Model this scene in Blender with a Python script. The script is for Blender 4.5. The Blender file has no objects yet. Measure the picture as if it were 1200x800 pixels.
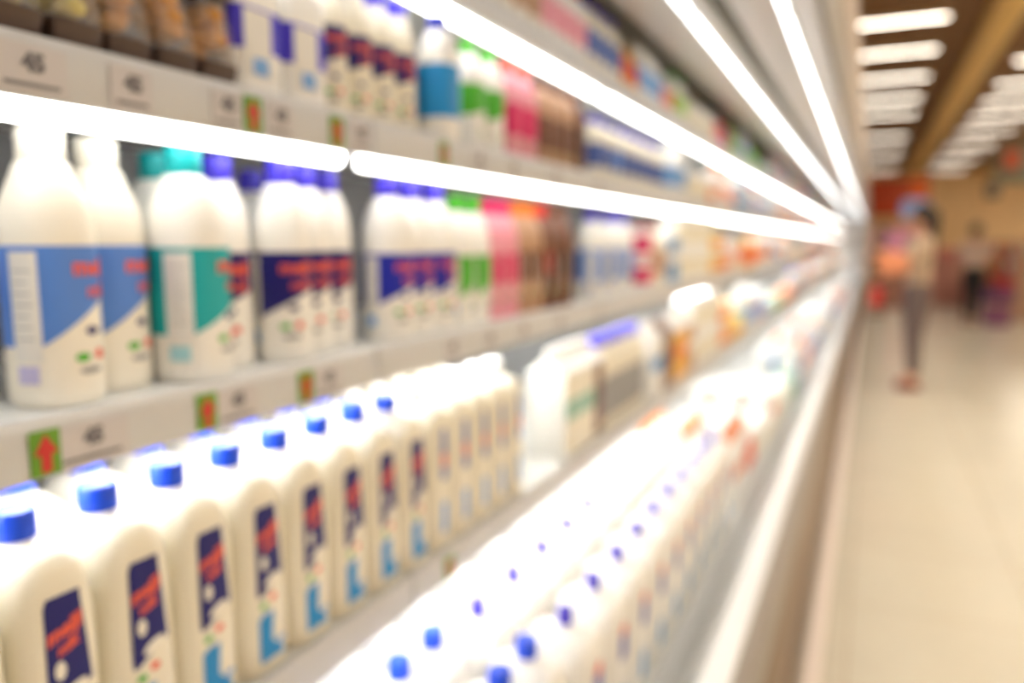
import bpy, bmesh, math, random
from mathutils import Vector, Matrix
R = math.radians
PI = math.pi
rnd = random.Random(7)
scene = bpy.context.scene
COL = scene.collection
FLOOR = -1.33
CEIL = 2.7

# ---------------------------------------------------------------- camera
F_PX = 900.0
VX, VY = 1021.0, 284.0
PITCH = math.atan((400 - VY) / F_PX)
YAW = math.atan((VX - 600) / F_PX * math.cos(PITCH))
FW = Vector((-math.sin(YAW) * math.cos(PITCH), math.cos(YAW) * math.cos(PITCH), -math.sin(PITCH)))
RT = Vector((math.cos(YAW), math.sin(YAW), 0))
UP = RT.cross(FW)
cd = bpy.data.cameras.new('camera')
cam = bpy.data.objects.new('camera', cd)
COL.objects.link(cam)
m = Matrix((RT, UP, -FW)).transposed()
cam.matrix_world = m.to_4x4()
cd.sensor_width = 36
cd.lens = F_PX * 36 / 1200
cd.clip_start = 0.02
cd.dof.use_dof = True
cd.dof.focus_distance = 0.41
cd.dof.aperture_fstop = 2.4
scene.camera = cam

def ray(x, y):
    return FW * F_PX + RT * (x - 600) - UP * (y - 400)
def YX(X, px, py=350):
    """distance along the aisle of the pixel column px on the upright plane X"""
    r = ray(px, py)
    return r.y * X / r.x
def XY(Y, px, py):
    r = ray(px, py)
    return r.x * Y / r.y
def ZY(Y, px, py):
    r = ray(px, py)
    return r.z * Y / r.y

# ---------------------------------------------------------------- materials
MATS = {}
def mat(name, col, rough=.5, metal=0, emit=0, bump=0, scale=40, sss=0, spec=.5, var=0, trans=0):
    if name in MATS: return MATS[name]
    mt = bpy.data.materials.new(name); mt.use_nodes = True
    nt = mt.node_tree; b = nt.nodes['Principled BSDF']
    c = (*[x ** 2.2 for x in col], 1)
    b.inputs['Base Color'].default_value = c
    b.inputs['Roughness'].default_value = rough
    b.inputs['Metallic'].default_value = metal
    b.inputs['Specular IOR Level'].default_value = spec
    if trans: b.inputs['Transmission Weight'].default_value = trans
    if emit:
        b.inputs['Emission Color'].default_value = c
        b.inputs['Emission Strength'].default_value = emit
        b.inputs['Base Color'].default_value = (.8, .8, .8, 1)
    if sss:
        b.inputs['Subsurface Weight'].default_value = sss
        b.inputs['Subsurface Radius'].default_value = (1, .8, .5)
        b.inputs['Subsurface Scale'].default_value = .01
    if var or bump:
        tc = nt.nodes.new('ShaderNodeTexCoord')
        nz = nt.nodes.new('ShaderNodeTexNoise'); nz.inputs['Scale'].default_value = scale
        nt.links.new(tc.outputs['Object'], nz.inputs['Vector'])
        if var:
            mx = nt.nodes.new('ShaderNodeMix'); mx.data_type = 'RGBA'
            mx.inputs['A'].default_value = c
            mx.inputs['B'].default_value = (*[x * (1 - var) for x in c[:3]], 1)
            nt.links.new(nz.outputs['Fac'], mx.inputs['Factor'])
            nt.links.new(mx.outputs['Result'], b.inputs['Base Color'])
        if bump:
            bp = nt.nodes.new('ShaderNodeBump'); bp.inputs['Strength'].default_value = bump
            nt.links.new(nz.outputs['Fac'], bp.inputs['Height'])
            nt.links.new(bp.outputs['Normal'], b.inputs['Normal'])
    MATS[name] = mt
    return mt

PAL = dict(
    milk=(.965, .955, .93), cream=(.95, .925, .85), white=(.97, .97, .96), ivory=(.96, .94, .89),
    blue=(.34, .53, .86), skyblue=(.45, .66, .90), navy=(.03, .06, .42), royal=(.08, .16, .66), indigo=(.27, .22, .80),
    capblue=(.05, .30, .88), teal=(.02, .66, .68), tealdark=(.02, .55, .58), cyan=(.05, .55, .82), pale_cyan=(.65, .86, .90),
    green=(.30, .70, .18), lime=(.62, .80, .22), pink=(.93, .62, .68), hotpink=(.88, .16, .42), red=(.86, .14, .12),
    salmon=(.93, .38, .30), orange=(.93, .50, .14), amber=(.95, .70, .12), yellow=(.96, .86, .30), brown=(.46, .30, .22),
    tan=(.74, .58, .45), choc=(.33, .20, .16), grey=(.62, .62, .62), dark=(.14, .13, .14), magenta=(.80, .14, .60), dkred=(.60, .12, .10),
    panel=(.91, .90, .88), mint=(.55, .75, .68), lilac=(.78, .76, .92), bread=(.80, .56, .26), pastry=(.84, .78, .50), steel=(.6, .6, .6))
def P(n):
    mt = MATS.get('plastic_' + n)
    if mt: return mt
    if n in ('milk', 'cream', 'white', 'ivory'):
        return mat('plastic_' + n, PAL[n], .38, var=.06, scale=12, spec=.4)
    return mat('plastic_' + n, PAL[n], .42, var=.08, scale=30)

rail_m = mat('label_rail_plastic', (.80, .80, .80), .38, var=.04, scale=6)
shelf_m = mat('white_enamel_shelf', (.90, .90, .89), .35, var=.04, scale=5)
back_m = mat('cooler_back_panel', (.55, .55, .55), .5, var=.1, scale=3)
lip_m = mat('white_lip_enamel', (.93, .93, .93), .25, var=.05, scale=3)
steel_m = mat('brushed_steel', (.62, .62, .62), .28, 1, var=.15, scale=8)
canopy_m = mat('grey_canopy_enamel', (.80, .79, .78), .35, var=.05, scale=3)
canopyd_m = mat('canopy_dark_groove', (.36, .37, .34), .5, var=.1, scale=3)
base_m = mat('bronze_kick_panel', (.50, .40, .28), .32, .3, var=.2, scale=2)  # brown reflected from the floor is put into the panel's base colour
bump_m = mat('grey_bumper_rubber', (.58, .55, .52), .4, var=.1, scale=3)
led_m = mat('cooler_tube_light', (1, 1, .985), .4, emit=5.8)
ledlow_m = mat('bright_cooler_tube_light', (1, 1, .985), .4, emit=19)
led2_m = mat('canopy_tube_light', (.97, .99, 1), .4, emit=3.6)
led_house = mat('lamp_housing', (.85, .85, .85), .4)
cardg_m = mat('green_card', (.42, .62, .20), .5, var=.05)
cardr_m = mat('red_arrow_ink', (.80, .22, .20), .5, var=.05)
cardw_m = mat('price_paper', (.80, .78, .78), .5, var=.03)
ink_m = mat('grey_ink', (.44, .43, .45), .6, var=.05)
fix_m = mat('ceiling_lamp_diffuser', (1, .955, .875), .5, emit=7.5)

# ---------------------------------------------------------------- mesh helpers
def link(name, bm, mats, parent=None, loc=None, smooth=True, angle=40):
    me = bpy.data.meshes.new(name)
    bmesh.ops.recalc_face_normals(bm, faces=bm.faces)
    bm.to_mesh(me); bm.free()
    if not isinstance(mats, (list, tuple)): mats = [mats]
    for q in mats: me.materials.append(q)
    if smooth:
        for p in me.polygons: p.use_smooth = True
        me.set_sharp_from_angle(angle=R(angle))
    o = bpy.data.objects.new(name, me); COL.objects.link(o)
    if parent: o.parent = parent
    if loc is not None: o.location = loc
    return o
def tag(o, label=None, cat=None, group=None, kind=None):
    if label: o['label'] = label
    if cat: o['category'] = cat
    if group: o['group'] = group
    if kind: o['kind'] = kind
    return o
def empty(name, loc=(0, 0, 0), rz=0):
    o = bpy.data.objects.new(name, None); COL.objects.link(o)
    o.empty_display_size = .05
    o.location = loc; o.rotation_euler = (0, 0, rz); return o
def copy_tree(o, parent=None):
    c = o.copy(); COL.objects.link(c)
    if parent: c.parent = parent
    for ch in KIDS.get(o.name, []): KIDS.setdefault(c.name, []).append(copy_tree(ch, c))
    return c
KIDS = {}
def reg(root):
    """remember the children tree (o.children is slow on large scenes)"""
    for ch in root.children:
        KIDS.setdefault(root.name, []).append(ch); reg(ch)
    return root

def box(bm, c, s, bev=0, mi=0, rot=None):
    r = bmesh.ops.create_cube(bm, size=1)
    vs = r['verts']
    for v in vs: v.co = Vector((v.co.x * s[0], v.co.y * s[1], v.co.z * s[2]))
    fs = set(f for v in vs for f in v.link_faces)
    for f in fs: f.material_index = mi
    if bev:
        es = set(e for v in vs for e in v.link_edges)
        rr = bmesh.ops.bevel(bm, geom=list(es), offset=bev, segments=2, affect='EDGES', profile=.5)
        vs = list(set(v for f in rr['faces'] for v in f.verts) | set(v for v in vs if v.is_valid))
        for f in set(f for v in vs for f in v.link_faces): f.material_index = mi
    for v in vs:
        if rot: v.co = rot @ v.co
        v.co += Vector(c)
    return vs
def prof(bm, pts, y0, y1, mi=0, ax='y'):
    """closed profile of (x, z) extruded along y"""
    a = [bm.verts.new((x, y0, z)) for x, z in pts]
    b = [bm.verts.new((x, y1, z)) for x, z in pts]
    n = len(pts)
    for i in range(n):
        f = bm.faces.new((a[i], a[(i + 1) % n], b[(i + 1) % n], b[i])); f.material_index = mi
    f = bm.faces.new(a); f.material_index = mi
    f = bm.faces.new(b); f.material_index = mi
def tube(bm, p0, p1, r0, r1=None, seg=12, mi=0):
    r1 = r0 if r1 is None else r1
    p0 = Vector(p0); p1 = Vector(p1); d = (p1 - p0).normalized()
    u = d.orthogonal().normalized(); w = d.cross(u)
    A = [bm.verts.new(p0 + (u * math.cos(t) + w * math.sin(t)) * r0) for t in [2 * PI * i / seg for i in range(seg)]]
    B = [bm.verts.new(p1 + (u * math.cos(t) + w * math.sin(t)) * r1) for t in [2 * PI * i / seg for i in range(seg)]]
    for i in range(seg):
        f = bm.faces.new((A[i], A[(i + 1) % seg], B[(i + 1) % seg], B[i])); f.material_index = mi
    for L in (A, B):
        f = bm.faces.new(L); f.material_index = mi
def srad(a, hx, hy, n):
    return (abs(math.cos(a) / hx) ** n + abs(math.sin(a) / hy) ** n) ** (-1.0 / n)
def loft(bm, rings, seg=28, mi=0, cx=0, cy=0):
    prev = None
    for (z, hx, hy, n) in rings:
        cur = []
        for i in range(seg):
            a = 2 * PI * (i + .5) / seg
            r = srad(a, hx, hy, n)
            cur.append(bm.verts.new((cx + r * math.cos(a), cy + r * math.sin(a), z)))
        if prev:
            for i in range(seg):
                f = bm.faces.new((prev[i], prev[(i + 1) % seg], cur[(i + 1) % seg], cur[i])); f.material_index = mi
        else:
            f = bm.faces.new(cur); f.material_index = mi
        prev = cur
    f = bm.faces.new(prev); f.material_index = mi
def ring_at(rings, z):
    for i in range(len(rings) - 1):
        a, b = rings[i], rings[i + 1]
        if a[0] <= z <= b[0]:
            t = (z - a[0]) / max(1e-6, b[0] - a[0])
            return tuple(a[k] + (b[k] - a[k]) * t for k in (1, 2, 3))
    return rings[-1][1:]
def surf(rings, a, z, off):
    hx, hy, n = ring_at(rings, z)
    r = srad(a, hx, hy, n) + off
    return Vector((r * math.cos(a), r * math.sin(a), z))
def patch(bm, rings, a0, a1, zlo, zhi, off=.0006, na=14, nz=5, mi=0):
    zl = zlo if callable(zlo) else (lambda t: zlo)
    zh = zhi if callable(zhi) else (lambda t: zhi)
    g = []
    for i in range(na + 1):
        t = i / na; a = a0 + (a1 - a0) * t
        g.append([bm.verts.new(surf(rings, a, zl(t) + (zh(t) - zl(t)) * j / nz, off)) for j in range(nz + 1)])
    for i in range(na):
        for j in range(nz):
            f = bm.faces.new((g[i][j], g[i + 1][j], g[i + 1][j + 1], g[i][j + 1])); f.material_index = mi
def text_geo(s, size, bold=.02):
    cu = bpy.data.curves.new('t', 'FONT'); cu.body = s; cu.size = size; cu.offset = bold * size
    cu.align_x = 'CENTER'; cu.align_y = 'CENTER'; cu.resolution_u = 2
    ob = bpy.data.objects.new('t', cu); COL.objects.link(ob)
    dg = bpy.context.evaluated_depsgraph_get()
    me = bpy.data.meshes.new_from_object(ob.evaluated_get(dg))
    vs = [v.co.copy() for v in me.vertices]; fs = [tuple(p.vertices) for p in me.polygons]
    bpy.data.objects.remove(ob); bpy.data.curves.remove(cu); bpy.data.meshes.remove(me)
    return vs, fs
TXT = {}
def text_on(bm, s, size, fn, mi=0, bold=.03, sx=1):
    k = (s, size, bold)
    if k not in TXT: TXT[k] = text_geo(s, size, bold)
    vs, fs = TXT[k]
    nv = [bm.verts.new(fn(v.x * sx, v.y)) for v in vs]
    for f in fs:
        try:
            q = bm.faces.new([nv[i] for i in f]); q.material_index = mi
        except ValueError: pass

# ---------------------------------------------------------------- the room
def struct(name, bm, m_, **k):
    o = link(name, bm, m_, **k); o['kind'] = 'structure'; return o

def floor_mat():
    mt = bpy.data.materials.new('polished_beige_tiles'); mt.use_nodes = True
    nt = mt.node_tree; b = nt.nodes['Principled BSDF']
    tc = nt.nodes.new('ShaderNodeTexCoord')
    br = nt.nodes.new('ShaderNodeTexBrick'); br.offset = 0
    br.inputs['Scale'].default_value = 1
    br.inputs['Brick Width'].default_value = .6; br.inputs['Row Height'].default_value = .6
    br.inputs['Mortar Size'].default_value = .004
    br.inputs['Color1'].default_value = (.66, .60, .475, 1); br.inputs['Color2'].default_value = (.64, .58, .46, 1)
    br.inputs['Mortar'].default_value = (.5, .40, .28, 1)
    nz = nt.nodes.new('ShaderNodeTexNoise'); nz.inputs['Scale'].default_value = 3
    mx = nt.nodes.new('ShaderNodeMix'); mx.data_type = 'RGBA'; mx.blend_type = 'MULTIPLY'
    mx.inputs['Factor'].default_value = .12
    nt.links.new(tc.outputs['Object'], br.inputs['Vector']); nt.links.new(tc.outputs['Object'], nz.inputs['Vector'])
    nt.links.new(br.outputs['Color'], mx.inputs['A']); nt.links.new(nz.outputs['Fac'], mx.inputs['B'])
    nt.links.new(mx.outputs['Result'], b.inputs['Base Color'])
    b.inputs['Roughness'].default_value = .22
    return mt
X0, X1, Y0, Y1 = -1.9, 9.0, -5.0, 34.0
bm = bmesh.new(); box(bm, ((X0 + X1) / 2, (Y0 + Y1) / 2, FLOOR - .05), (X1 - X0, Y1 - Y0, .1)); struct('floor', bm, floor_mat(), smooth=False)
ceil_m = mat('brown_ceiling_paint', (.50, .37, .235), .7, var=.12, scale=.7)
bm = bmesh.new(); box(bm, ((X0 + X1) / 2, (Y0 + Y1) / 2, CEIL + .05), (X1 - X0, Y1 - Y0, .1)); struct('ceiling', bm, ceil_m, smooth=False)
wall_m = mat('tan_wall_paint', (.96, .82, .62), .6, var=.1, scale=.8)
for nm, c, s in (('wall_far', ((X0 + X1) / 2, Y1 + .05, .685), (X1 - X0 + .2, .1, 4.03)), ('wall_near', ((X0 + X1) / 2, Y0 - .05, .685), (X1 - X0 + .2, .1, 4.03)),
                 ('wall_left', (X0 - .05, (Y0 + Y1) / 2, .685), (.1, Y1 - Y0, 4.03)), ('wall_right', (X1 + .05, (Y0 + Y1) / 2, .685), (.1, Y1 - Y0, 4.03))):
    bm = bmesh.new(); box(bm, c, s); struct(nm, bm, wall_m, smooth=False)
# gold painted beam along the ceiling, its lit gloss put into a brighter colour
gold_m = mat('gold_ochre_paint', (.95, .80, .48), .35, .1, var=.15, scale=1.5)
bx = XY(10, 1160, 60) / ZY(10, 1160, 60) * (CEIL - .3)
bm = bmesh.new()
prof(bm, [(bx - .16, CEIL), (bx - .16, CEIL - .22), (bx - .10, CEIL - .30), (bx + .10, CEIL - .30), (bx + .16, CEIL - .22), (bx + .16, CEIL)], 5, 30)
o = struct('trim_1', bm, gold_m, smooth=False)

# ceiling lamps
def make_fix():
    r = empty('ceiling_light')
    bm = bmesh.new(); prof(bm, [(-.60, .0), (-.60, -.05), (-.57, -.07), (.57, -.07), (.60, -.05), (.60, 0)], -.05, .05)
    link('housing', bm, mat('lamp_trim', (.80, .72, .62), .5), r, smooth=False)
    bm = bmesh.new(); box(bm, (0, 0, -.0715), (1.12, .07, .006), .002); link('diffuser', bm, fix_m, r)
    return reg(r)
def make_fill_panel():  # wide unseen panels, added to lift the ambient light of the room
    r = empty('ceiling_light')
    bm = bmesh.new(); prof(bm, [(-.60, .0), (-.60, -.05), (-.57, -.07), (.57, -.07), (.60, -.05), (.60, 0)], -.32, .32)
    link('housing', bm, mat('lamp_trim', (.80, .72, .62), .5), r, smooth=False)
    bm = bmesh.new(); box(bm, (0, 0, -.078), (1.12, .56, .02), .006); link('diffuser', bm, fix_m, r)
    return reg(r)
fx = make_fix(); first = True; px_ = make_fill_panel(); first2 = True
ORD = ['first', 'second', 'third', 'fourth', 'fifth', 'sixth', 'seventh', 'eighth', 'ninth', 'tenth', 'eleventh', 'twelfth', 'thirteenth',
       'fourteenth', 'fifteenth', 'sixteenth', 'seventeenth', 'eighteenth', 'nineteenth', 'twentieth', 'twenty-first', 'twenty-second', 'twenty-third', 'twenty-fourth', 'twenty-fifth', 'twenty-sixth', 'twenty-seventh', 'twenty-eighth', 'twenty-ninth', 'thirtieth']
for ci, (cxx, cname) in enumerate(((.12, 'left column above the cooler'), (2.34, 'right column, beyond the gold beam'), (4.6, 'column over the next aisle'), (6.9, 'second column over the next aisle'))):
    n = 0
    YL = [11.05 + 1.86 * k for k in range(-6, 12)]
    near = [y for y in YL if y < 9]
    if ci == 0: YL = near + [10.7, 12.4, 14.3, 16.3, 18.2, 22.1, 26, 32]
    if ci == 1: YL = near + [11.9, 13.7, 15.6, 17.4, 19.4, 21.8, 25, 28.7, 32.6]
    for k, Y in enumerate(YL):
        if Y < -1 or Y > 33: continue
        if ci == 2 and Y > 31: continue
        if ci < 2 and Y > 8.5:
            o = fx if first else copy_tree(fx); first = False
        else:
            o = px_ if first2 else copy_tree(px_); first2 = False
        o.location = (cxx, Y, CEIL)
        vis = (ci == 0 and Y > 10) or (ci == 1 and Y > 13)
        if vis:
            if n < 5:
                tag(o, 'warm white ceiling light, %s from the front, %s' % (ORD[n], cname), 'ceiling light', 'warm white ceiling lights')
            else:
                tag(o, 'distant warm white ceiling light, far end of the %s' % cname, 'ceiling light', 'distant ceiling lights, ' + cname)
            n += 1
        else:
            tag(o, 'added warm white ceiling light outside the picture, %s' % cname, 'ceiling light', 'ceiling lights out of view, ' + cname)

# ---------------------------------------------------------------- the cooler
MOD = 1.2
YS = [-.2 + MOD * k for k in range(-1, 19)]       # module starts
YEND = YS[-1] + MOD
# level: (X front, z of shelf top, z of rail bottom, name)
LV = {'T': (-.70, .472, .425, 'top shelf'), 'A': (-.70, .182, .130, 'second shelf'), 'B': (-.70, -.170, -.222, 'third shelf'), 'C': (-.64, -.537, -.585, 'fourth shelf')}
BACK = -1.22
# body of the cooler: back, base deck, canopy as modules of one thing each
def cooler_cabinet(y0, y1):
    r = empty('cooler_cabinet', (0, 0, 0))
    bm = bmesh.new(); box(bm, (BACK - .04, (y0 + y1) / 2, (-1.02 + .80) / 2), (.08, y1 - y0, 1.82)); link('back_panel', bm, back_m, r, smooth=False)
    bm = bmesh.new()   # deck with return grille and lip
    prof(bm, [(BACK, -1.02), (BACK, -1.0), (-.392, -1.0), (-.375, -1.03), (-.36, -1.055), (-.335, -1.055), (-.285, -.925), (-.283, -1.10), (BACK, -1.10)], y0, y1)
    link('deck', bm, shelf_m, r, smooth=False)
    bm = bmesh.new(); prof(bm, [(-.399, -.985), (-.392, -.983), (-.360, -1.052), (-.368, -1.053)], y0, y1); link('price_rail', bm, rail_m, r, smooth=False)
    bm = bmesh.new(); prof(bm, [(-.283, -1.10), (-.284, -.912), (-.275, -.902), (-.228, -.897), (-.216, -.905), (-.215, -1.1)], y0, y1); link('lip', bm, lip_m, r)
    bm = bmesh.new(); prof(bm, [(-.215, -1.1), (-.215, -.907), (-.19, -.925), (-.172, -.955), (-.170, -1.00), (-.185, -1.04), (-.19, -1.1)], y0, y1); link('bumper', bm, bump_m, r)
    bm = bmesh.new(); prof(bm, [(BACK - .08, -1.10), (-.19, -1.10), (-.165, -1.16), (-.142, FLOOR + .004), (BACK - .08, FLOOR + .004)], y0, y1); link('kick_panel', bm, base_m, r, smooth=False)
    return r
def canopy(y0, y1, r):
    bm = bmesh.new()
    prof(bm, [(BACK - .08, .80), (BACK - .08, .92), (-.10, .92), (-.10, .60), (-.13, .585), (-.16, .585), (-.20, .60), (-.385, .645), (-.40, .66), (-.425, .66), (-.44, .635), (-.60, .636), (-.66, .645), (-.685, .67), (-.70, .735), (-.75, .80)], y0, y1)
    r = link('hood', bm, canopy_m, r, smooth=False)
    bm = bmesh.new(); prof(bm, [(-.391, .652), (-.40, .6585), (-.425, .6585), (-.434, .642), (-.425, .65), (-.40, .65)], y0, y1); link('groove', bm, canopyd_m, r, smooth=False)
    bm = bmesh.new(); prof(bm, [(-.0995, .60), (-.0995, .90), (-.092, .895), (-.092, .606)], y0, y1); link('fascia', bm, mat('fascia_enamel', (.77, .71, .66), .4, var=.04, scale=2), r, smooth=False)
    for (zz, xx) in ((.575, -.145),):
        bm = bmesh.new(); tube(bm, (xx, y0, zz + .012), (xx, y1, zz + .012), .009, seg=8); link('edge_trim', bm, mat('dark_edge_trim', (.45, .44, .43), .4), r)
    return r
CAB = []
for k, y0 in enumerate(YS[::2]):
    y1 = min(y0 + 2 * MOD, YEND)
    place = 'nearest the viewer' if k == 0 else ('%s bay from the viewer' % ORD[k] if k < 6 else 'one of the far bays')
    a = cooler_cabinet(y0, y1); tag(a, 'open white cooler cabinet with grey hood, %s' % place, 'refrigerated cabinet', 'open cooler cabinets in a row')
    canopy(y0, y1, a)
bm = bmesh.new(); box(bm, (-.66, YEND + .02, -.2), (1.16, .04, 2.24), .004); tag(link('cooler_end_panel', bm, canopy_m), 'grey end panel closing the far end of the dairy cooler', 'end panel')
# steel guard on the floor along the cooler
bm = bmesh.new(); prof(bm, [(-.128, FLOOR + .002), (-.128, FLOOR + .012), (-.12, FLOOR + .02), (-.078, FLOOR + .02), (-.07, FLOOR + .012), (-.07, FLOOR + .002)], YS[0], YEND)
tag(link('floor_guard', bm, mat('pale_guard_strip', (.92, .86, .82), .35, var=.05, scale=2)), 'pale protective strip on the floor along the foot of the cooler', 'guard strip')

def make_shelf(y0):
    r = empty('cooler_shelf')
    bm = bmesh.new(); box(bm, ((BACK) / 2 - .012, MOD / 2, -.012), (-BACK - .024, MOD - .006, .024), .002)
    return r
def shelf(level, y0, label, far):
    xf, zt, zb, nm = LV[level]; pk = .45 if level in 'BC' else 1
    r = empty('cooler_shelf', (xf, y0, zt))
    bm = bmesh.new(); d = xf - BACK
    box(bm, (-d / 2, MOD / 2, -.009), (d - .02, MOD - .008, .018)); link('board', bm, shelf_m, r, smooth=False)
    h = zt - zb
    bm = bmesh.new()
    prof(bm, [(-.014, 0), (-.010, .006), (-.002, .006), (.000, .001), (.002, -.004), (.003, -h + .006), (.001, -h), (-.008, -h), (-.010, -h + .01), (-.010, -.01)], .003, MOD - .003)
    link('price_rail', bm, rail_m, r)
    tag(r, label, 'shelf', 'cooler shelves, ' + nm)
    # tube lamp under the rail, its own thing
    t = empty('tube_light', (xf - .040, y0, zb + (.014 if level in 'TA' else .012)))
    bm = bmesh.new(); box(bm, (-.012, MOD / 2, -.002), (.026, MOD - .03, .012), .002); link('housing', bm, led_house, t)
    bm = bmesh.new()
    prof(bm, [(-.013, -.006), (.009, -.006), (.011, -.006 - .010 * pk), (.007, -.006 - .020 * pk), (-.003, -.006 - .024 * pk), (-.013, -.006 - .020 * pk)], .03, MOD - .03)
    link('diffuser', bm, ledlow_m if level in 'BC' else led_m, t)
    tag(t, label.replace('white cooler shelf', 'glowing white tube light') .replace('with grey price rail', 'under the rail'), 'tube light', 'tube lights under the ' + nm)
for lv in 'TABC':
    for k, y0 in enumerate(YS):
        nm = LV[lv][3]
        if k < 8: lab = 'white cooler shelf with grey price rail, %s, %s bay from the viewer' % (nm, ORD[k])
        else: lab = 'white cooler shelf with grey price rail, far blurred end of the %s' % nm
        shelf(lv, y0, lab, k >= 8)
# canopy lamps
for (xx, zz, w, nm) in ((-.487, .624, .011, 'inner'), (-.235, .592, .008, 'outer')):
    for k, y0 in enumerate(YS):
        t = empty('tube_light', (xx, y0, zz))
        bm = bmesh.new(); box(bm, (0, MOD / 2, .008), (w * 2 + .012, MOD - .02, .014), .003); link('housing', bm, led_house, t)
        bm = bmesh.new()
        prof(bm, [(-w, 0), (w, 0), (w * .8, -w * .8), (0, -w * 1.15), (-w * .8, -w * .8)], .025, MOD - .025); link('diffuser', bm, led2_m, t)
        tag(t, ('glowing tube light, %s line under the hood, %s bay from the viewer' % (nm, ORD[k])) if k < 8 else 'glowing tube light, %s line under the hood, far blurred end' % nm,
            'tube light', nm + ' tube lights under the cooler hood')

# ---------------------------------------------------------------- price cards
def arrow_card(level, px, py, desc):
    xf, zt, zb, nm = LV[level]
    Y = YX(xf, px, py); h = zt - zb - .008; w = .030
    r = empty('arrow_card', (xf + .0042, Y, (zt + zb) / 2 - .001))
    bm = bmesh.new(); box(bm, (0, 0, 0), (.0012, w, h)); link('card', bm, cardg_m, r, smooth=False)
    bm = bmesh.new()
    pts = [(0, .42), (.42, -.02), (.18, -.02), (.18, -.42), (-.18, -.42), (-.18, -.02), (-.42, -.02)]
    f = bm.faces.new([bm.verts.new((.001, a * w * .95, b * h)) for a, b in pts])
    e = bmesh.ops.extrude_face_region(bm, geom=[f])
    for v in [g for g in e['geom'] if isinstance(g, bmesh.types.BMVert)]: v.co.x += .0005
    link('arrow', bm, cardr_m, r, smooth=False)
    tag(r, desc, 'shelf card', 'green arrow cards on the rails')
def price_card(level, px, py, desc, w=.062, txt='45'):
    xf, zt, zb, nm = LV[level]
    Y = YX(xf, px, py); h = zt - zb - .009
    r = empty('price_card', (xf + .0042, Y, (zt + zb) / 2 - .001))
    bm = bmesh.new(); box(bm, (0, 0, 0), (.001, w, h)); link('card', bm, cardw_m, r, smooth=False)
    bm = bmesh.new()
    text_on(bm, txt, h * .5, lambda u, v: Vector((.0012, u + .002, v + h * .12)), bold=.06)
    box(bm, (.0010, 0, -h * .33), (.0006, w * .75, h * .08)); link('print', bm, ink_m, r, smooth=False)
    tag(r, desc, 'price card', 'paper price cards on the rails')
arrow_card('B', 50, 530, 'green card with red up arrow, leftmost on the third shelf rail')
arrow_card('B', 240, 487, 'green card with red up arrow under the dark blue bottles')
arrow_card('B', 356, 457, 'green card with red up arrow, rightmost of three on the third rail')
arrow_card('A', 293, 125, 'green card with red arrow under the two milk jugs, second shelf rail')
arrow_card('A', 392, 147, 'green card with red arrow below the blue label bottles, second shelf rail')
arrow_card('C', 525, 670, 'small green card with red arrow on the fourth shelf rail')
arrow_card('A', 518, 172, 'green card under the bright blue bottle, second shelf rail')
price_card('B', 104, 512, 'grey price card beside the leftmost green arrow card', .085)
price_card('B', 275, 478, 'grey price card right of the middle green arrow card', .07)
price_card('B', 382, 448, 'grey price card right of the third green arrow card', .06)
price_card('A', 32, 68, 'grey price card below the bread packs, leftmost on the second shelf rail', .07)
price_card('A', 150, 92, 'grey price card under the brown pastry packs, second shelf rail', .05)
price_card('A', 262, 118, 'grey price card left of the green card under the milk jugs', .045)
price_card('A', 325, 133, 'grey price card right of the green card under the milk jugs', .045)
price_card('A', 420, 152, 'grey price card under the row of blue label bottles', .05)
for i, (lv, px, py, w) in enumerate([('B', 528, 411, .05), ('B', 572, 401, .04), ('B', 612, 390, .05), ('B', 655, 382, .05), ('B', 700, 372, .05), ('A', 560, 185, .05), ('A', 600, 195, .05), ('A', 650, 205, .05), ('A', 700, 215, .06)]):
    price_card(lv, px, py, 'small grey price card, %s rail, %s blurred one from left' % (LV[lv][3], ORD[i if lv == 'B' else i - 5]), w)

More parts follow.
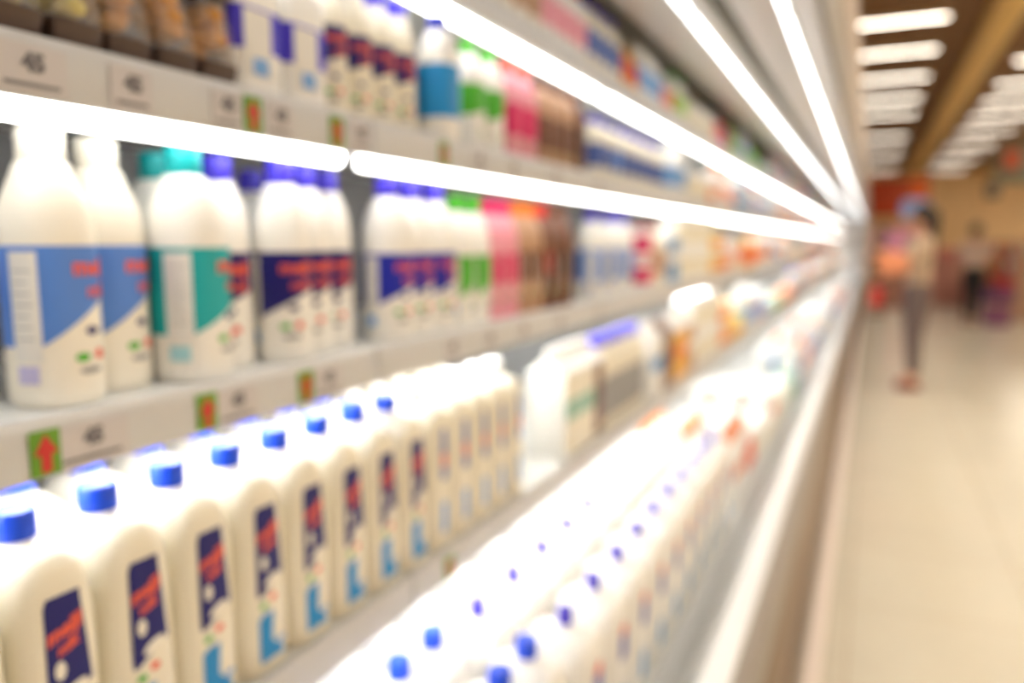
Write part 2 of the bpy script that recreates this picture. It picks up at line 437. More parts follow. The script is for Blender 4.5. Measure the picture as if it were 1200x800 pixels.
# ---------------------------------------------------------------- products
PROTO = {}
ITEMS = []
def rings_bottle(H, r, cap_r, n=2.4, neck=.72):
    zs = [(0, r * .90), (.004, r * .97), (.012, r), (H * .60, r), (H * .66, r * .985), (H * .72, r * .93), (H * .78, r * .82), (H * .83, r * .68), (H * .87, cap_r * 1.12), (H * .885, cap_r * .93)]
    return [(z, q, q, n if z < H * .75 else 2.2) for z, q in zs]
def bottle(H=.285, r=.042, cap_r=.020, body='milk', cap='indigo', label='navy', panel=True, text='meiji', z0=.22, z1=.36, n=2.5, swoosh=True, single=False, lab2=None, spots=True, zh=.56):
    """round milk bottle: body, cap (> ridge ring), wrap label with print"""
    key = ('bottle', H, r, cap_r, body, cap, label, panel, text, z0, z1, n, swoosh, single, lab2, zh)
    if key in PROTO: return PROTO[key]
    rg = rings_bottle(H, r, cap_r, n)
    if single:
        root = None
        bm = bmesh.new(); loft(bm, rg, 16); loft(bm, [(H * .885, cap_r, cap_r, 2), (H * .99, cap_r, cap_r, 2), (H, cap_r * .9, cap_r * .9, 2)], 12, 1)
        patch(bm, rg, -1.5, 1.5, H * z0, H * zh, .0008, 8, 2, 2)
        o = link('milk_bottle', bm, [P(body), P(cap), P(label)]); PROTO[key] = o; return o
    root = empty('milk_bottle')
    bm = bmesh.new(); loft(bm, rg, 32); link('body', bm, P(body), root)
    bm = bmesh.new(); c0 = H * .888
    loft(bm, [(c0, cap_r * .97, cap_r * .97, 2), (c0 + .002, cap_r, cap_r, 2), (H - .004, cap_r, cap_r, 2), (H - .001, cap_r * .95, cap_r * .95, 2), (H, cap_r * .85, cap_r * .85, 2)], 28)
    cp = link('cap', bm, P(cap), root)
    bm = bmesh.new(); loft(bm, [(c0 - .004, cap_r * 1.03, cap_r * 1.03, 2), (c0 - .0015, cap_r * 1.05, cap_r * 1.05, 2), (c0 - .0005, cap_r, cap_r, 2)], 24); link('neck_ring', bm, P(body if cap == body else cap), cp)
    zt = H * .60
    bm = bmesh.new()
    lo = H * z0; hi = H * zh
    def zl(t):
        if not swoosh: return lo
        s = min(1, max(0, (t - .45) / .5)); return lo + (H * z1 - lo) * s
    patch(bm, rg, -2.6, 1.25, zl, hi, .0006, 26, 4, 0)
    if lab2: patch(bm, rg, -1.0, 1.25, H * z0, H * z0 + H * .12, .0009, 14, 3, 1)
    link('wrap_label', bm, [P(label), P(lab2 or label)], root)
    if panel:
        bm = bmesh.new(); patch(bm, rg, -1.50, -.82, H * .17, H * (zh - .02), .0012, 8, 3); pn = link('nutrition_panel', bm, P('panel'), root)
        bm = bmesh.new()
        for k in range(7):
            patch(bm, rg, -1.42, -.95 - (k % 3) * .05, H * (.25 + .04 * k), H * (.255 + .04 * k), .0016, 5, 1)
        link('fine_print', bm, P('grey'), pn)
        bm = bmesh.new(); patch(bm, rg, -1.45, -.93, H * .09, H * .155, .0012, 6, 1); link('blue_square', bm, P('pale_cyan' if 'teal' in label else 'lilac' if label == 'blue' else 'skyblue'), root)
    if text:
        bm = bmesh.new(); ac = .46
        text_on(bm, text, r * .60, lambda u, v: surf(rg, ac + u / r, H * (zh - .078) + v, .0014), bold=.04)
        text_on(bm, 'milk', r * .45, lambda u, v: surf(rg, ac + .15 + u / r, H * (zh - .165) + v, .0014), bold=.03)
        link('lettering', bm, P('salmon'), root)
    if spots:
        bm = bmesh.new()
        for (ac, zc, wa, hz, mi) in ((.02, .175, .20, .013, 0), (.50, .18, .14, .015, 1), (.22, .125, .32, .010, 2), (.32, .27, .18, .012, 3)):
            def el(t, s): return s * math.sqrt(max(0, 1 - (2 * t - 1) ** 2))
            patch(bm, rg, ac - wa, ac + wa, lambda t: H * zc - el(t, H * hz * 1.2) - .0002, lambda t: H * zc + el(t, H * hz * 1.2) + .0002, .0009, 10, 1, mi)
        link('badges', bm, [P('green'), P('salmon'), P('grey'), P('navy')], root)
    PROTO[key] = reg(root); return root

def jug(H=.288, hx=.062, hy=.0415, body='cream', cap='capblue', style='dark', cap_r=.0195):
    """flat-sided milk jug with an arched shoulder, screw cap and a tall front label"""
    key = ('jug', H, hx, hy, body, cap, style, cap_r)
    if key in PROTO: return PROTO[key]
    root = empty('milk_jug')
    rg = [(0, hx * .93, hy * .92, 5), (.004, hx * .98, hy * .97, 5), (.012, hx, hy, 5), (H * .30, hx, hy, 5), (H * .66, hx * .995, hy * .99, 5), (H * .76, hx * .985, hy * .93, 4.5),
          (H * .82, hx * .965, hy * .80, 4), (H * .855, hx * .92, hy * .62, 3.4), (H * .875, hx * .80, hy * .52, 3), (H * .893, cap_r * 1.3, cap_r * 1.05, 2), (H * .905, cap_r * .92, cap_r * .92, 2)]
    bm = bmesh.new(); loft(bm, rg, 40); link('body', bm, P(body), root)
    bm = bmesh.new(); loft(bm, [(H * .905, cap_r * .98, cap_r * .98, 2), (H * .912, cap_r, cap_r, 2), (H - .003, cap_r, cap_r, 2), (H, cap_r * .88, cap_r * .88, 2)], 24)
    link('cap', bm, P(cap), root)
    # front label: built as a flat sheet on the front face (y, z) pushed to the body surface
    def on(y, z, off=.0008):
        hx_, hy_, n = ring_at(rg, z)
        q = max(0, 1 - abs(y / hy_) ** n) ** (1 / n)
        return Vector((hx_ * q + off, y, z))
    def poly(bm, pts, off, mi):
        # fine strip fill between left and right edges
        zs = sorted(set([p[2] for p in pts]))
        n = 8; rows = []
        for (yl, yr, z) in pts:
            rows.append([bm.verts.new(on(yl + (yr - yl) * i / n, z, off)) for i in range(n + 1)])
        for a, b in zip(rows, rows[1:]):
            for i in range(n):
                f = bm.faces.new((a[i], a[i + 1], b[i + 1], b[i])); f.material_index = mi
    bm = bmesh.new(); s = hy / .0415; hh = H / .288
    if style == 'dark':
        main, low = 'navy', 'cyan'
        w = .017 * s
        poly(bm, [(-w * 1.15, -w * .75, .104 * hh), (-w * 1.15, w * .3, .114 * hh), (-w * 1.15, w * 1.45, .124 * hh), (-w * 1.12, w * 1.25, .165 * hh), (-w * 1.08, w * 1.02, .208 * hh), (-w * .9, w * 1.02, .216 * hh)], .0008, 0)
        lb = link('front_label', bm, P(main), root)
        bm = bmesh.new(); text_on(bm, 'meiji', .021 * s, lambda u, v: on(u * .86, .183 * hh + v + u * .25, .0014), bold=.05)
        text_on(bm, 'milk', .015 * s, lambda u, v: on(u * .8 + .002, .166 * hh + v + u * .25, .0014), bold=.05); link('lettering', bm, P('salmon'), lb)
        bm = bmesh.new()
        vs = [bm.verts.new(on(-.007 * s + .0055 * s * math.cos(t), (.145) * hh + .009 * s * math.sin(t), .0014)) for t in [2 * PI * k / 14 for k in range(14)]]; bm.faces.new(vs)
        vs = [bm.verts.new(on(.006 * s + .013 * s * math.cos(t), .121 * hh + .006 * s * math.sin(t) + .004 * math.cos(t), .0014)) for t in [2 * PI * k / 14 for k in range(14)]]; bm.faces.new(vs)
        link('emblem', bm, P('ivory'), lb)
        bm = bmesh.new()
        poly(bm, [(-w * 1.1, w * 1.4, .018 * hh), (-w * 1.1, w * 1.2, .028 * hh), (-w * 1.1, w * .2, .042 * hh), (-w * 1.1, w * .35, .075 * hh), (-w * .6, w * .4, .080 * hh)], .0008, 0)
        poly(bm, [(w * .6, w * 1.5, .034 * hh), (w * .8, w * 1.5, .040 * hh)], .001, 1)
        link('lower_label', bm, [P('cyan'), P('skyblue')], root)
        bm = bmesh.new()
        for (yc, zc, mi) in ((-.010, .091, 0), (.006, .098, 1)):
            vs = [bm.verts.new(on(yc * s + .006 * s * math.cos(t), zc * hh + .0045 * math.sin(t), .0011)) for t in [2 * PI * k / 12 for k in range(12)]]; f = bm.faces.new(vs); f.material_index = mi
        link('badges', bm, [P('green'), P('salmon')], root)
    elif style == 'slim':
        w = .011 * s
        poly(bm, [(-w, w, .125 * hh), (-w, w, .17 * hh), (-w * .8, w * .8, .215 * hh)], .0008, 0)
        lb = link('front_label', bm, P('slate') if 'slate' in PAL else P('blue'), root)
        bm = bmesh.new(); poly(bm, [(-w * .7, w * .7, .148 * hh), (-w * .7, w * .7, .172 * hh)], .0014, 0); link('red_mark', bm, P('salmon'), lb)
        bm = bmesh.new(); poly(bm, [(-w * .9, w * .9, .03 * hh), (-w * .9, w * .9, .085 * hh)], .0008, 0); link('lower_label', bm, P('skyblue'), root)
    elif style == 'big':
        w = .020 * s * .6
        poly(bm, [(-w, w, .14 * hh), (-w, w, .16 * hh), (-w, w, .19 * hh)], .0008, 0)
        lb = link('front_label', bm, P('royal'), root)
        bm = bmesh.new(); poly(bm, [(-w * .8, w * .8, .185 * hh), (-w * .8, w * .8, .205 * hh)], .0014, 0); link('red_mark', bm, P('salmon'), lb)
        bm = bmesh.new(); poly(bm, [(-w * .9, w * .9, .03 * hh), (-w * .9, w * .9, .085 * hh)], .0008, 0); link('lower_label', bm, P('cyan'), root)
    PROTO[key] = reg(root); return root
PAL['slate'] = (.30, .40, .68)

def carton(H=.20, hx=.035, hy=.035, body='white', front='teal', top='flat', lid=None, single=False, band=None):
    key = ('carton', H, hx, hy, body, front, top, lid, single, band)
    if key in PROTO: return PROTO[key]
    hb = H if top == 'flat' else H * .80
    body_bm = bmesh.new(); box(body_bm, (0, 0, hb / 2), (2 * hx, 2 * hy, hb), .002)
    if top == 'gable':
        prof(body_bm, [(-hx * .97, hb - .002), (-.003, H * .93), (-.003, H), (.003, H), (.003, H * .93), (hx * .97, hb - .002)], -hy * .97, hy * .97)
    fr = bmesh.new()
    box(fr, (hx + .0006, 0, hb * .5), (.0012, 2 * hy * .93, hb * .9))
    if single:
        box(body_bm, (hx + .0006, 0, hb * .5), (.0012, 2 * hy * .93, hb * .84), mi=1)
        box(body_bm, (hx + .0016, 0, hb * .3), (.001, 2 * hy * .9, hb * .2), mi=2)
        if lid: loft(body_bm, [(H * .86, .013, .013, 2), (H + .004, .013, .013, 2)], 12, 3, cx=hx * .4)
        o = link('milk_carton', body_bm, [P(body), P(front), P(band or body), P(lid or body)], smooth=False); fr.free(); PROTO[key] = o; return o
    root = empty('milk_carton')
    link('body', body_bm, P(body), root)
    fp = link('front_print', fr, P(front), root, smooth=False)
    if band:
        b2 = bmesh.new(); box(b2, (hx + .0017, 0, hb * .55), (.001, 2 * hy * .9, hb * .22)); link('band', b2, P(band), fp, smooth=False)
    if lid:
        b3 = bmesh.new(); loft(b3, [(H * (.86 if top == 'gable' else .995), .013, .013, 2), (H + .008, .013, .013, 2), (H + .009, .011, .011, 2)], 18, 0, cx=hx * .4); link('lid', b3, P(lid), root)
    PROTO[key] = reg(root); return root
def tub(H=.09, r=.042, body='white', lid='orange', band=None, single=False):
    key = ('tub', H, r, body, lid, band, single)
    if key in PROTO: return PROTO[key]
    rg = [(0, r * .80, r * .80, 2), (.004, r * .83, r * .83, 2), (H * .9, r * .97, r * .97, 2)]
    lg = [(H * .9, r * 1.04, r * 1.04, 2), (H * .97, r * 1.04, r * 1.04, 2), (H * .975, r * .98, r * .98, 2), (H, r * .9, r * .9, 2)]
    if single:
        bm = bmesh.new(); loft(bm, rg, 18); loft(bm, lg, 18, 1); patch(bm, rg, -1.6, 1.6, H * .2, H * .7, .0008, 8, 1, 2)
        o = link('yogurt_tub', bm, [P(body), P(lid), P(band or body)]); PROTO[key] = o; return o
    root = empty('yogurt_tub')
    bm = bmesh.new(); loft(bm, rg, 28); link('body', bm, P(body), root)
    bm = bmesh.new(); loft(bm, lg, 28); link('lid', bm, P(lid), root)
    if band:
        bm = bmesh.new(); patch(bm, rg, -1.6, 1.6, H * .2, H * .7, .0008, 12, 1); link('label', bm, P(band), root)
    PROTO[key] = reg(root); return root
def pack(H=.15, hx=.05, hy=.045, body='white', label='red', single=True):
    """soft pillow pouch standing upright, with crimped top seam"""
    key = ('pack', H, hx, hy, body, label)
    if key in PROTO: return PROTO[key]
    rg = [(0, hx * .8, hy * .9, 3), (H * .08, hx, hy, 3), (H * .4, hx * .95, hy * .98, 2.6), (H * .7, hx * .6, hy * .98, 2.4), (H * .9, hx * .15, hy * .97, 2.2), (H * .93, hx * .04, hy * .97, 2), (H, hx * .04, hy, 2)]
    bm = bmesh.new(); loft(bm, rg, 24); patch(bm, rg, -.9, .9, H * .2, H * .62, .001, 10, 3, 1)
    o = link('food_pouch', bm, [P(body), P(label)]); PROTO[key] = o; return o
def tray_pack(food='bread', seed=1):
    """clear tray of pastries: dark tray, rounded food pieces, clear lid band"""
    key = ('tray', food, seed)
    if key in PROTO: return PROTO[key]
    root = empty('pastry_pack')
    W, D, H = .0298, .045, .085
    bm = bmesh.new(); loft(bm, [(0, D * .85, W * .85, 6), (.003, D * .9, W * .9, 6), (.028, D, W, 6), (.030, D * 1.03, W * 1.03, 6), (.032, D, W, 6)], 28)
    link('tray', bm, mat('tray_plastic', (.36, .29, .26), .3), root)
    rr = random.Random(seed); bm = bmesh.new()
    for k in range(16):
        a = rr.random() * 6.28; q = rr.random() ** .5 * .026; qy = .45
        mtx = Matrix.Translation((q * math.cos(a) + .008, q * math.sin(a) * qy, .042 + rr.random() * .05)) @ Matrix.Rotation(rr.random() * 3, 4, 'Z') @ Matrix.Diagonal((1.2, .9, .75, 1))
        bmesh.ops.create_icosphere(bm, subdivisions=2, radius=.0145, matrix=mtx)
    link('pastries', bm, P(food), root)
    bm = bmesh.new(); loft(bm, [(.0325, D * .98, W * .98, 6), (H * .8, D * .9, W * .9, 5), (H * 1.22, D * .75, W * .75, 4), (H * 1.25, D * .6, W * .6, 4)], 28)
    glass = mat('clear_film', (.97, .95, .92), .2); glass.node_tree.nodes['Principled BSDF'].inputs['Alpha'].default_value = .16
    link('clear_lid', bm, glass, root)
    PROTO[key] = reg(root); return root

USED = set()
def put(proto, X, Y, z, desc, cat, level, run=None, rz=0, row='', s=1, label=None):
    o = proto if proto.name not in USED else copy_tree(proto)
    USED.add(proto.name)
    o.location = (X, Y, z); o.rotation_euler = (0, 0, rz)
    if s != 1: o.scale = (s, s, s)
    ITEMS.append((o, desc, cat, level, row, Y, label))
    return o
SH = {'T': 'top shelf', 'A': 'second shelf', 'B': 'third shelf', 'C': 'fourth shelf', 'D': 'bottom deck'}
ZB = {'T': .4735, 'A': .1835, 'B': -.1685, 'C': -.5355, 'D': -.999}

# ---- third shelf (B): the row of round bottles
zb = ZB['B']
b1 = bottle(.285, .0425, .0225, body='ivory', cap='ivory', label='blue', z0=.22, z1=.42, zh=.58)
bt = bottle(.285, .046, .0215, cap='teal', label='teal', z0=.20, z1=.36, zh=.57)
bn = bottle(.285, .040, .020, cap='indigo', label='navy', zh=.545)
br = bottle(.28, .0415, .020, cap='indigo', label='royal', zh=.535)
bg = bottle(.262, .036, .0175, cap='green', label='green', text=None, zh=.54)
bp = bottle(.262, .036, .0175, body='pink', cap='hotpink', label='hotpink', text=None, swoosh=False, z0=.3, zh=.54)
bb = bottle(.262, .036, .0175, body='tan', cap='orange', label='brown', text=None, swoosh=False, z0=.3, lab2=None)
bc = bottle(.262, .036, .0175, body='brown', cap='red', label='dkred', text=None, swoosh=False, z0=.22, lab2='choc', zh=.54)
bk = bottle(.262, .036, .0175, body='brown', cap='brown', label='choc', text=None, swoosh=False, z0=.3, zh=.54)
def at(px, X, py=300): return YX(X, px, py)
d1 = 'ivory milk bottle with mid blue label and ivory cap'
put(b1, -.875, .452, zb, d1, 'milk bottle', 'B')
put(b1, -.782, .530, zb, d1, 'milk bottle', 'B')
put(b1, -.812, .616, zb, d1, 'milk bottle', 'B')
put(bt, -.775, .706, zb, 'white milk bottle with turquoise label and turquoise cap', 'milk bottle', 'B', rz=.15)
put(bt, -.865, at(183, -.865, 190), zb, 'white milk bottle with turquoise label, tucked behind the front one', 'milk bottle', 'B', row='behind')
d2 = 'white milk bottle with dark blue label and purple cap'
for Y_, X in ((.795, -.812), (.878, -.775), (.956, -.80), (1.036, -.82)):
    put(bn, X, Y_, zb, d2, 'milk bottle', 'B', rz=-.85)
put(bn, -.93, at(293, -.93, 190), zb, 'purple capped milk bottle seen between the front dark blue label bottles', 'milk bottle', 'B', row='behind')
for Y_, X in ((1.140, -.77), (1.226, -.78), (1.311, -.78)):
    put(br, X, Y_, zb, 'white milk bottle with royal blue label and purple cap', 'milk bottle', 'B', rz=-.55)
for Y_ in (1.392, 1.466): put(bg, -.775, Y_, zb, 'white milk bottle with green label and green cap', 'milk bottle', 'B')
for Y_ in (1.540, 1.614): put(bp, -.775, Y_, zb, 'pink milk bottle with hot pink label and cap', 'milk bottle', 'B')
for Y_ in (1.688, 1.762): put(bb, -.775, Y_, zb, 'tan coffee milk bottle with orange cap', 'milk bottle', 'B')
put(bc, -.775, 1.836, zb, 'brown chocolate milk bottle with red cap and dark red label', 'milk bottle', 'B')
for Y_ in (1.910, 1.984): put(bk, -.775, Y_, zb, 'dark brown chocolate milk bottle with brown cap', 'milk bottle', 'B')
bu = bottle(.262, .041, .019, cap='indigo', label='blue', text=None, swoosh=False, z0=.2, lab2=None)
for px in (692, 712, 728): put(bu, -.775, at(px, -.775, 250), zb, 'white milk bottle with bright blue label after the chocolate bottles', 'milk bottle', 'B')

# ---- second shelf (A)
za = ZB['A']
tr1 = [tray_pack('pastry', 1), tray_pack('pastry', 2)]; tr2 = [tray_pack('bread', 3), tray_pack('bread', 4), tray_pack('bread', 5)]
for q, Y_ in ((tr1[1], .411), (tr1[0], .474), (tr1[1], .537)):
    put(q, -.760, Y_, za, 'clear tray pack of pale yellow pastries', 'pastry pack', 'A')
for q, Y_ in ((tr2[0], .600), (tr2[1], .663), (tr2[2], .726)):
    put(q, -.765, Y_, za, 'clear tray pack of golden brown buns', 'pastry pack', 'A')
for q, Y_ in ((tr1[0], .411), (tr1[1], .474), (tr1[0], .537)):
    put(q, -.764, Y_, za + .108, 'clear pack of pale yellow pastries stacked on another', 'pastry pack', 'A', row='stacked')
for q, Y_ in ((tr2[1], .600), (tr2[2], .663), (tr2[0], .726)):
    put(q, -.768, Y_, za + .108, 'clear pack of golden brown buns stacked on another', 'pastry pack', 'A', row='stacked')
def big_jug():
    H = .232; rg = [(0, .043, .043, 5), (.004, .045, .045, 5), (.012, .046, .046, 5), (H * .55, .046, .046, 5), (H * .65, .047, .047, 4), (H * .76, .036, .036, 3), (H * .86, .024, .024, 2), (H * .9, .019, .019, 2)]
    root = empty('milk_jug'); bm = bmesh.new(); loft(bm, rg, 40); link('body', bm, P('white'), root)
    bm = bmesh.new(); loft(bm, [(H * .9, .020, .020, 2), (H * .99, .020, .020, 2), (H, .018, .018, 2)], 24); link('cap', bm, P('indigo'), root)
    bm = bmesh.new(); patch(bm, rg, -2.9, 1.2, H * .26, H * .49, .0008, 30, 2); w = link('wrap_label', bm, P('indigo'), root)
    bm = bmesh.new(); patch(bm, rg, -1.55, -1.02, H * .12, H * .475, .0014, 6, 2); patch(bm, rg, -.62, .30, H * .12, H * .475, .0014, 10, 2); link('nutrition_panel', bm, P('panel'), w)
    bm = bmesh.new(); patch(bm, rg, -.4, .15, H * .13, H * .22, .0022, 8, 1); link('blue_square', bm, P('skyblue'), root)
    return reg(root)
bj = big_jug()
for Y_, X in ((.804, -.775), (.898, -.775)):
    put(bj, X, Y_, za, 'large white milk jug with indigo band and pale panels', 'milk jug', 'A')
bs = bottle(.225, .0315, .018, body='cream', cap='indigo', label='navy', z0=.34, z1=.42, zh=.60, panel=False)
for Y_, X in ((.977, -.765), (1.042, -.765), (1.107, -.765), (1.172, -.765), (1.212, -.835)):
    put(bs, X, Y_, za, 'cream milk bottle with navy label', 'milk bottle', 'A', rz=-.75)
bl = bottle(.222, .0375, .018, body='milk', cap='royal', label='cyan', text=None, swoosh=False, z0=.18, zh=.60, panel=False, spots=False)
put(bl, -.735, 1.262, za, 'milk bottle with bright sky blue label and dark blue cap', 'milk bottle', 'A')
bg2 = bottle(.22, .036, .018, cap='green', label='green', text=None, z0=.32, z1=.42, zh=.6, panel=False)
for px in (547, 570): put(bg2, -.765, at(px, -.765, 90), za, 'white milk bottle with green label and green cap', 'milk bottle', 'A')
bp2 = bottle(.22, .036, .018, body='pink', cap='salmon', label='hotpink', text=None, swoosh=False, z0=.25, panel=False)
for px in (593, 611): put(bp2, -.765, at(px, -.765, 100), za, 'pink milk bottle with crimson label', 'milk bottle', 'A')
bb2 = bottle(.215, .036, .018, body='tan', cap='brown', label='brown', text=None, swoosh=False, z0=.2, panel=False)
for px in (630, 645, 658): put(bb2, -.765, at(px, -.765, 110), za, 'tan coffee milk bottle with brown cap', 'milk bottle', 'A')
bk2 = bottle(.215, .036, .018, body='brown', cap='brown', label='choc', text=None, swoosh=False, z0=.2, panel=False)
put(bk2, -.76, at(671, -.76, 115), za, 'dark brown chocolate milk bottle at the end of the brown ones', 'milk bottle', 'A')
bu2 = bottle(.185, .038, .018, body='cream', cap='indigo', label='slate', text=None, swoosh=False, z0=.2, panel=False)
bu3 = bottle(.185, .038, .018, body='cream', cap='royal', label='blue', text=None, swoosh=False, z0=.2, panel=False)
for i, px in enumerate((693, 704, 715, 726, 737, 747, 757, 767)):
    q = bu3 if i in (2,) else bu2
    put(q, -.765, at(px, -.765, 150), za, 'cream milk bottle with %s label past the brown ones' % ('bright blue' if i == 2 else 'slate blue'), 'milk bottle', 'A')

# ---- fourth shelf (C): narrow jugs seen front on
zc = ZB['C']
j1 = jug(); j2 = jug(H=.288, hy=.037, style='slim', cap='white')
Yj = [.345 + .0875 * i for i in range(9)]
for i, y in enumerate(Yj):
    put(j1, -.655 - .0625, y, zc, 'narrow cream milk jug with dark blue label and blue cap', 'milk jug', 'C')
    if i < 9: put(j1, -.655 - .20, y, zc, 'milk jug behind the dark label jugs', 'milk jug', 'C', row='behind')
for i in range(5):
    y = Yj[-1] + .086 + .079 * i
    put(j2, -.655 - .0625, y, zc, 'narrow cream milk jug with small faded blue label', 'milk jug', 'C')
    put(j2, -.655 - .20, y, zc, 'narrow milk jug standing behind the small label jugs', 'milk jug', 'C', row='behind')
ct = carton(.275, .05, .036, body='white', front='cream', band='mint', top='gable')
ybase = YX(-.66, 662, 480)
for i in range(3): put(ct, -.71, ybase + .036 + i * .0745, zc, 'white gable top carton with mint green band', 'milk carton', 'C')
cb = carton(.275, .05, .036, body='white', front='brown', band='choc', top='gable')
for i in range(1): put(cb, -.71, ybase + .036 + (3 + i) * .0745, zc, 'chocolate brown gable top carton beside the mint banded ones', 'milk carton', 'C')
y = ybase + .036 + 4 * .0745 + .01
bcap = bottle(.272, .037, .019, body='cream', cap='indigo', label='grey', text=None, swoosh=False, z0=.12, panel=False, spots=False)
for i in range(6): put(bcap, -.70, y + i * .077, zc, 'cream bottle with purple cap and grey label', 'milk bottle', 'C')
yC = y + 6 * .077
for fr, bd, ds, k in (('white', 'cyan', 'white carton with sky blue band', 2), ('brown', 'choc', 'dark brown carton', 2), ('amber', 'orange', 'amber yellow carton', 3), ('tan', 'white', 'tan carton with white band', 2)):
    c_ = carton(.262, .045, .038, body='white' if fr != 'brown' else 'brown', front=fr, band=bd, top='gable')
    for i in range(k):
        put(c_, -.70, yC + .04, zc, ds, 'milk carton', 'C'); yC += .08

# ---- bottom deck (D): big jugs three deep
zd = ZB['D']
jb = jug(H=.330, hx=.066, hy=.074, style='big', cap='indigo', cap_r=.0145, body='milk')
jn = jug(H=.330, hx=.066, hy=.052, style='big', cap='capblue', cap_r=.0195, body='milk')
y0 = .96
for r_, (X, off, nm) in enumerate(((-.478, 0, 'front row'), (-.640, -.04, 'second row'), (-.790, -.02, 'third row'))):
    for i in range(10):
        put(jb, X, 1.265 + off + i * .160, zd, 'big milk jug with small purple cap, %s' % nm, 'milk jug', 'D', row=nm)
    for i in range(5):
        put(jn, X - .02, 1.132 + off - i * .106, zd, 'big milk jug with bright blue cap, %s' % nm, 'milk jug', 'D', row=nm)
yD = 1.265 + 10 * .16 + .0

# ---- the rest of every shelf, filled with runs of facings
def variants(level):
    W = ['white', 'milk', 'cream', 'ivory']
    out = []
    def B(body, cap, lab, **k):
        nm = '%s bottle with %s label and %s cap' % (k.pop('n1', 'white'), k.pop('n2', lab), k.pop('n3', cap))
        out.append((lambda s: bottle(.19, .036, .017, body=body, cap=cap, label=lab, text=None, swoosh=False, z0=.2, panel=False, spots=False, single=s), .078, nm, 'bottle'))
    def C(body, fr, bd, top, lid, nm, H=.19):
        out.append((lambda s: carton(H, .036, .036, body=body, front=fr, band=bd, top=top, lid=lid, single=s), .078, nm, 'carton'))
    def T(body, lid, bd, nm, H=.085, r=.045):
        out.append((lambda s: tub(H, r, body, lid, bd, s), 2 * r * 1.05 + .003, nm, 'tub'))
    def K(body, lab, nm, H=.16):
        out.append((lambda s: pack(H, .04, .045, body, lab), .096, nm, 'pouch'))
    B('white', 'white', 'skyblue', n2='pale blue'); B('cream', 'indigo', 'slate', n1='cream', n2='slate', n3='purple'); B('white', 'orange', 'orange'); B('white', 'hotpink', 'pink', n2='pale pink', n3='pink')
    B('ivory', 'brown', 'tan', n1='ivory'); B('white', 'green', 'lime', n2='lime green')
    C('white', 'cyan', 'white', 'gable', None, 'white carton with sky blue front'); C('white', 'white', 'orange', 'gable', 'orange', 'white carton with orange band')
    C('white', 'cream', 'salmon', 'flat', None, 'cream carton with salmon band', .15); C('ivory', 'amber', 'white', 'gable', None, 'ivory carton with amber front')
    C('white', 'lilac', 'indigo', 'flat', None, 'lilac carton with purple band', .16)
    T('white', 'white', 'skyblue', 'white tub with pale blue label'); T('white', 'orange', 'orange', 'white tub with orange lid'); T('white', 'pink', 'hotpink', 'white tub with pink lid')
    T('white', 'white', 'cream', 'plain white tub', .11, .05); T('cream', 'yellow', 'amber', 'cream tub with yellow lid'); T('white', 'mint', 'green', 'white tub with mint green lid')
    K('white', 'orange', 'white pouch with orange label'); K('amber', 'red', 'amber pouch with red label'); K('white', 'blue', 'white pouch with blue label'); K('lime', 'green', 'lime green pouch'); K('hotpink', 'magenta', 'hot pink pouch'); K('white', 'salmon', 'white pouch with salmon label')
    return out
VAR = {lv: variants(lv) for lv in 'TABCD'}
def idx(lv, *names):
    return [i for i, v in enumerate(VAR[lv]) if any(n in v[2] for n in names)]
SCL = {'T': 1.0, 'A': 1.08, 'B': 1.3, 'C': 1.35, 'D': 1.5}
def run(lv, vi, X, y, n, row=''):
    """n facings of variant vi from y on; returns the new y"""
    fn, w, nm, cat = VAR[lv][vi]; sc = SCL[lv]; w = w * sc; X = X - .036 * (sc - 1)
    for k in range(n):
        if y + w > YEND - .05: return YEND
        if cat == 'pouch' or cat == 'tub' or cat == 'carton' or cat == 'bottle':
            far = y > 5.5
            o = put(fn(far), X, y + w / 2, ZB[lv], nm, cat, lv, rz=rnd.uniform(-.06, .06), row=row, s=sc)
            if cat == 'tub' and y < 4.2 and lv in 'BC':   # a second tub on top
                H = .11 if 'plain' in nm else .085
                put(fn(far), X + rnd.uniform(-.003, .003), y + w / 2, ZB[lv] + H * sc + .001, nm + ' stacked on another', cat, lv, row='stacked', s=sc)
        y += w * (1.0 if y < 7 else 1.25 if cat != 'tub' else 1.4)
    return y
# start of the generic runs on each shelf
startA = at(774, -.765, 150) + .05
startB = at(738, -.775, 250) + .03
weights = {'T': [1] * 23, 'A': [1] * 23, 'B': [1] * 23, 'C': [1] * 23, 'D': [1] * 23}
for lv, boost in (('T', ('white bottle with pale blue', 'cream bottle', 'plain white', 'hot pink', 'lime green pouch', 'orange label')), ('A', ('plain white', 'pale blue label', 'cream bottle', 'orange lid', 'white carton with sky')),
                  ('B', ('pale blue label', 'plain white', 'orange', 'ivory carton')), ('C', ('amber', 'orange', 'plain white', 'yellow', 'cream')), ('D', ('plain white', 'cream carton', 'white tub', 'white carton', 'white pouch'))):
    for i, v in enumerate(VAR[lv]):
        if any(b in v[2] for b in boost): weights[lv][i] = 4
    if lv in 'BD':
        for i, v in enumerate(VAR[lv]):
            if 'hot pink' in v[2] or 'lime' in v[2]: weights[lv][i] = .3
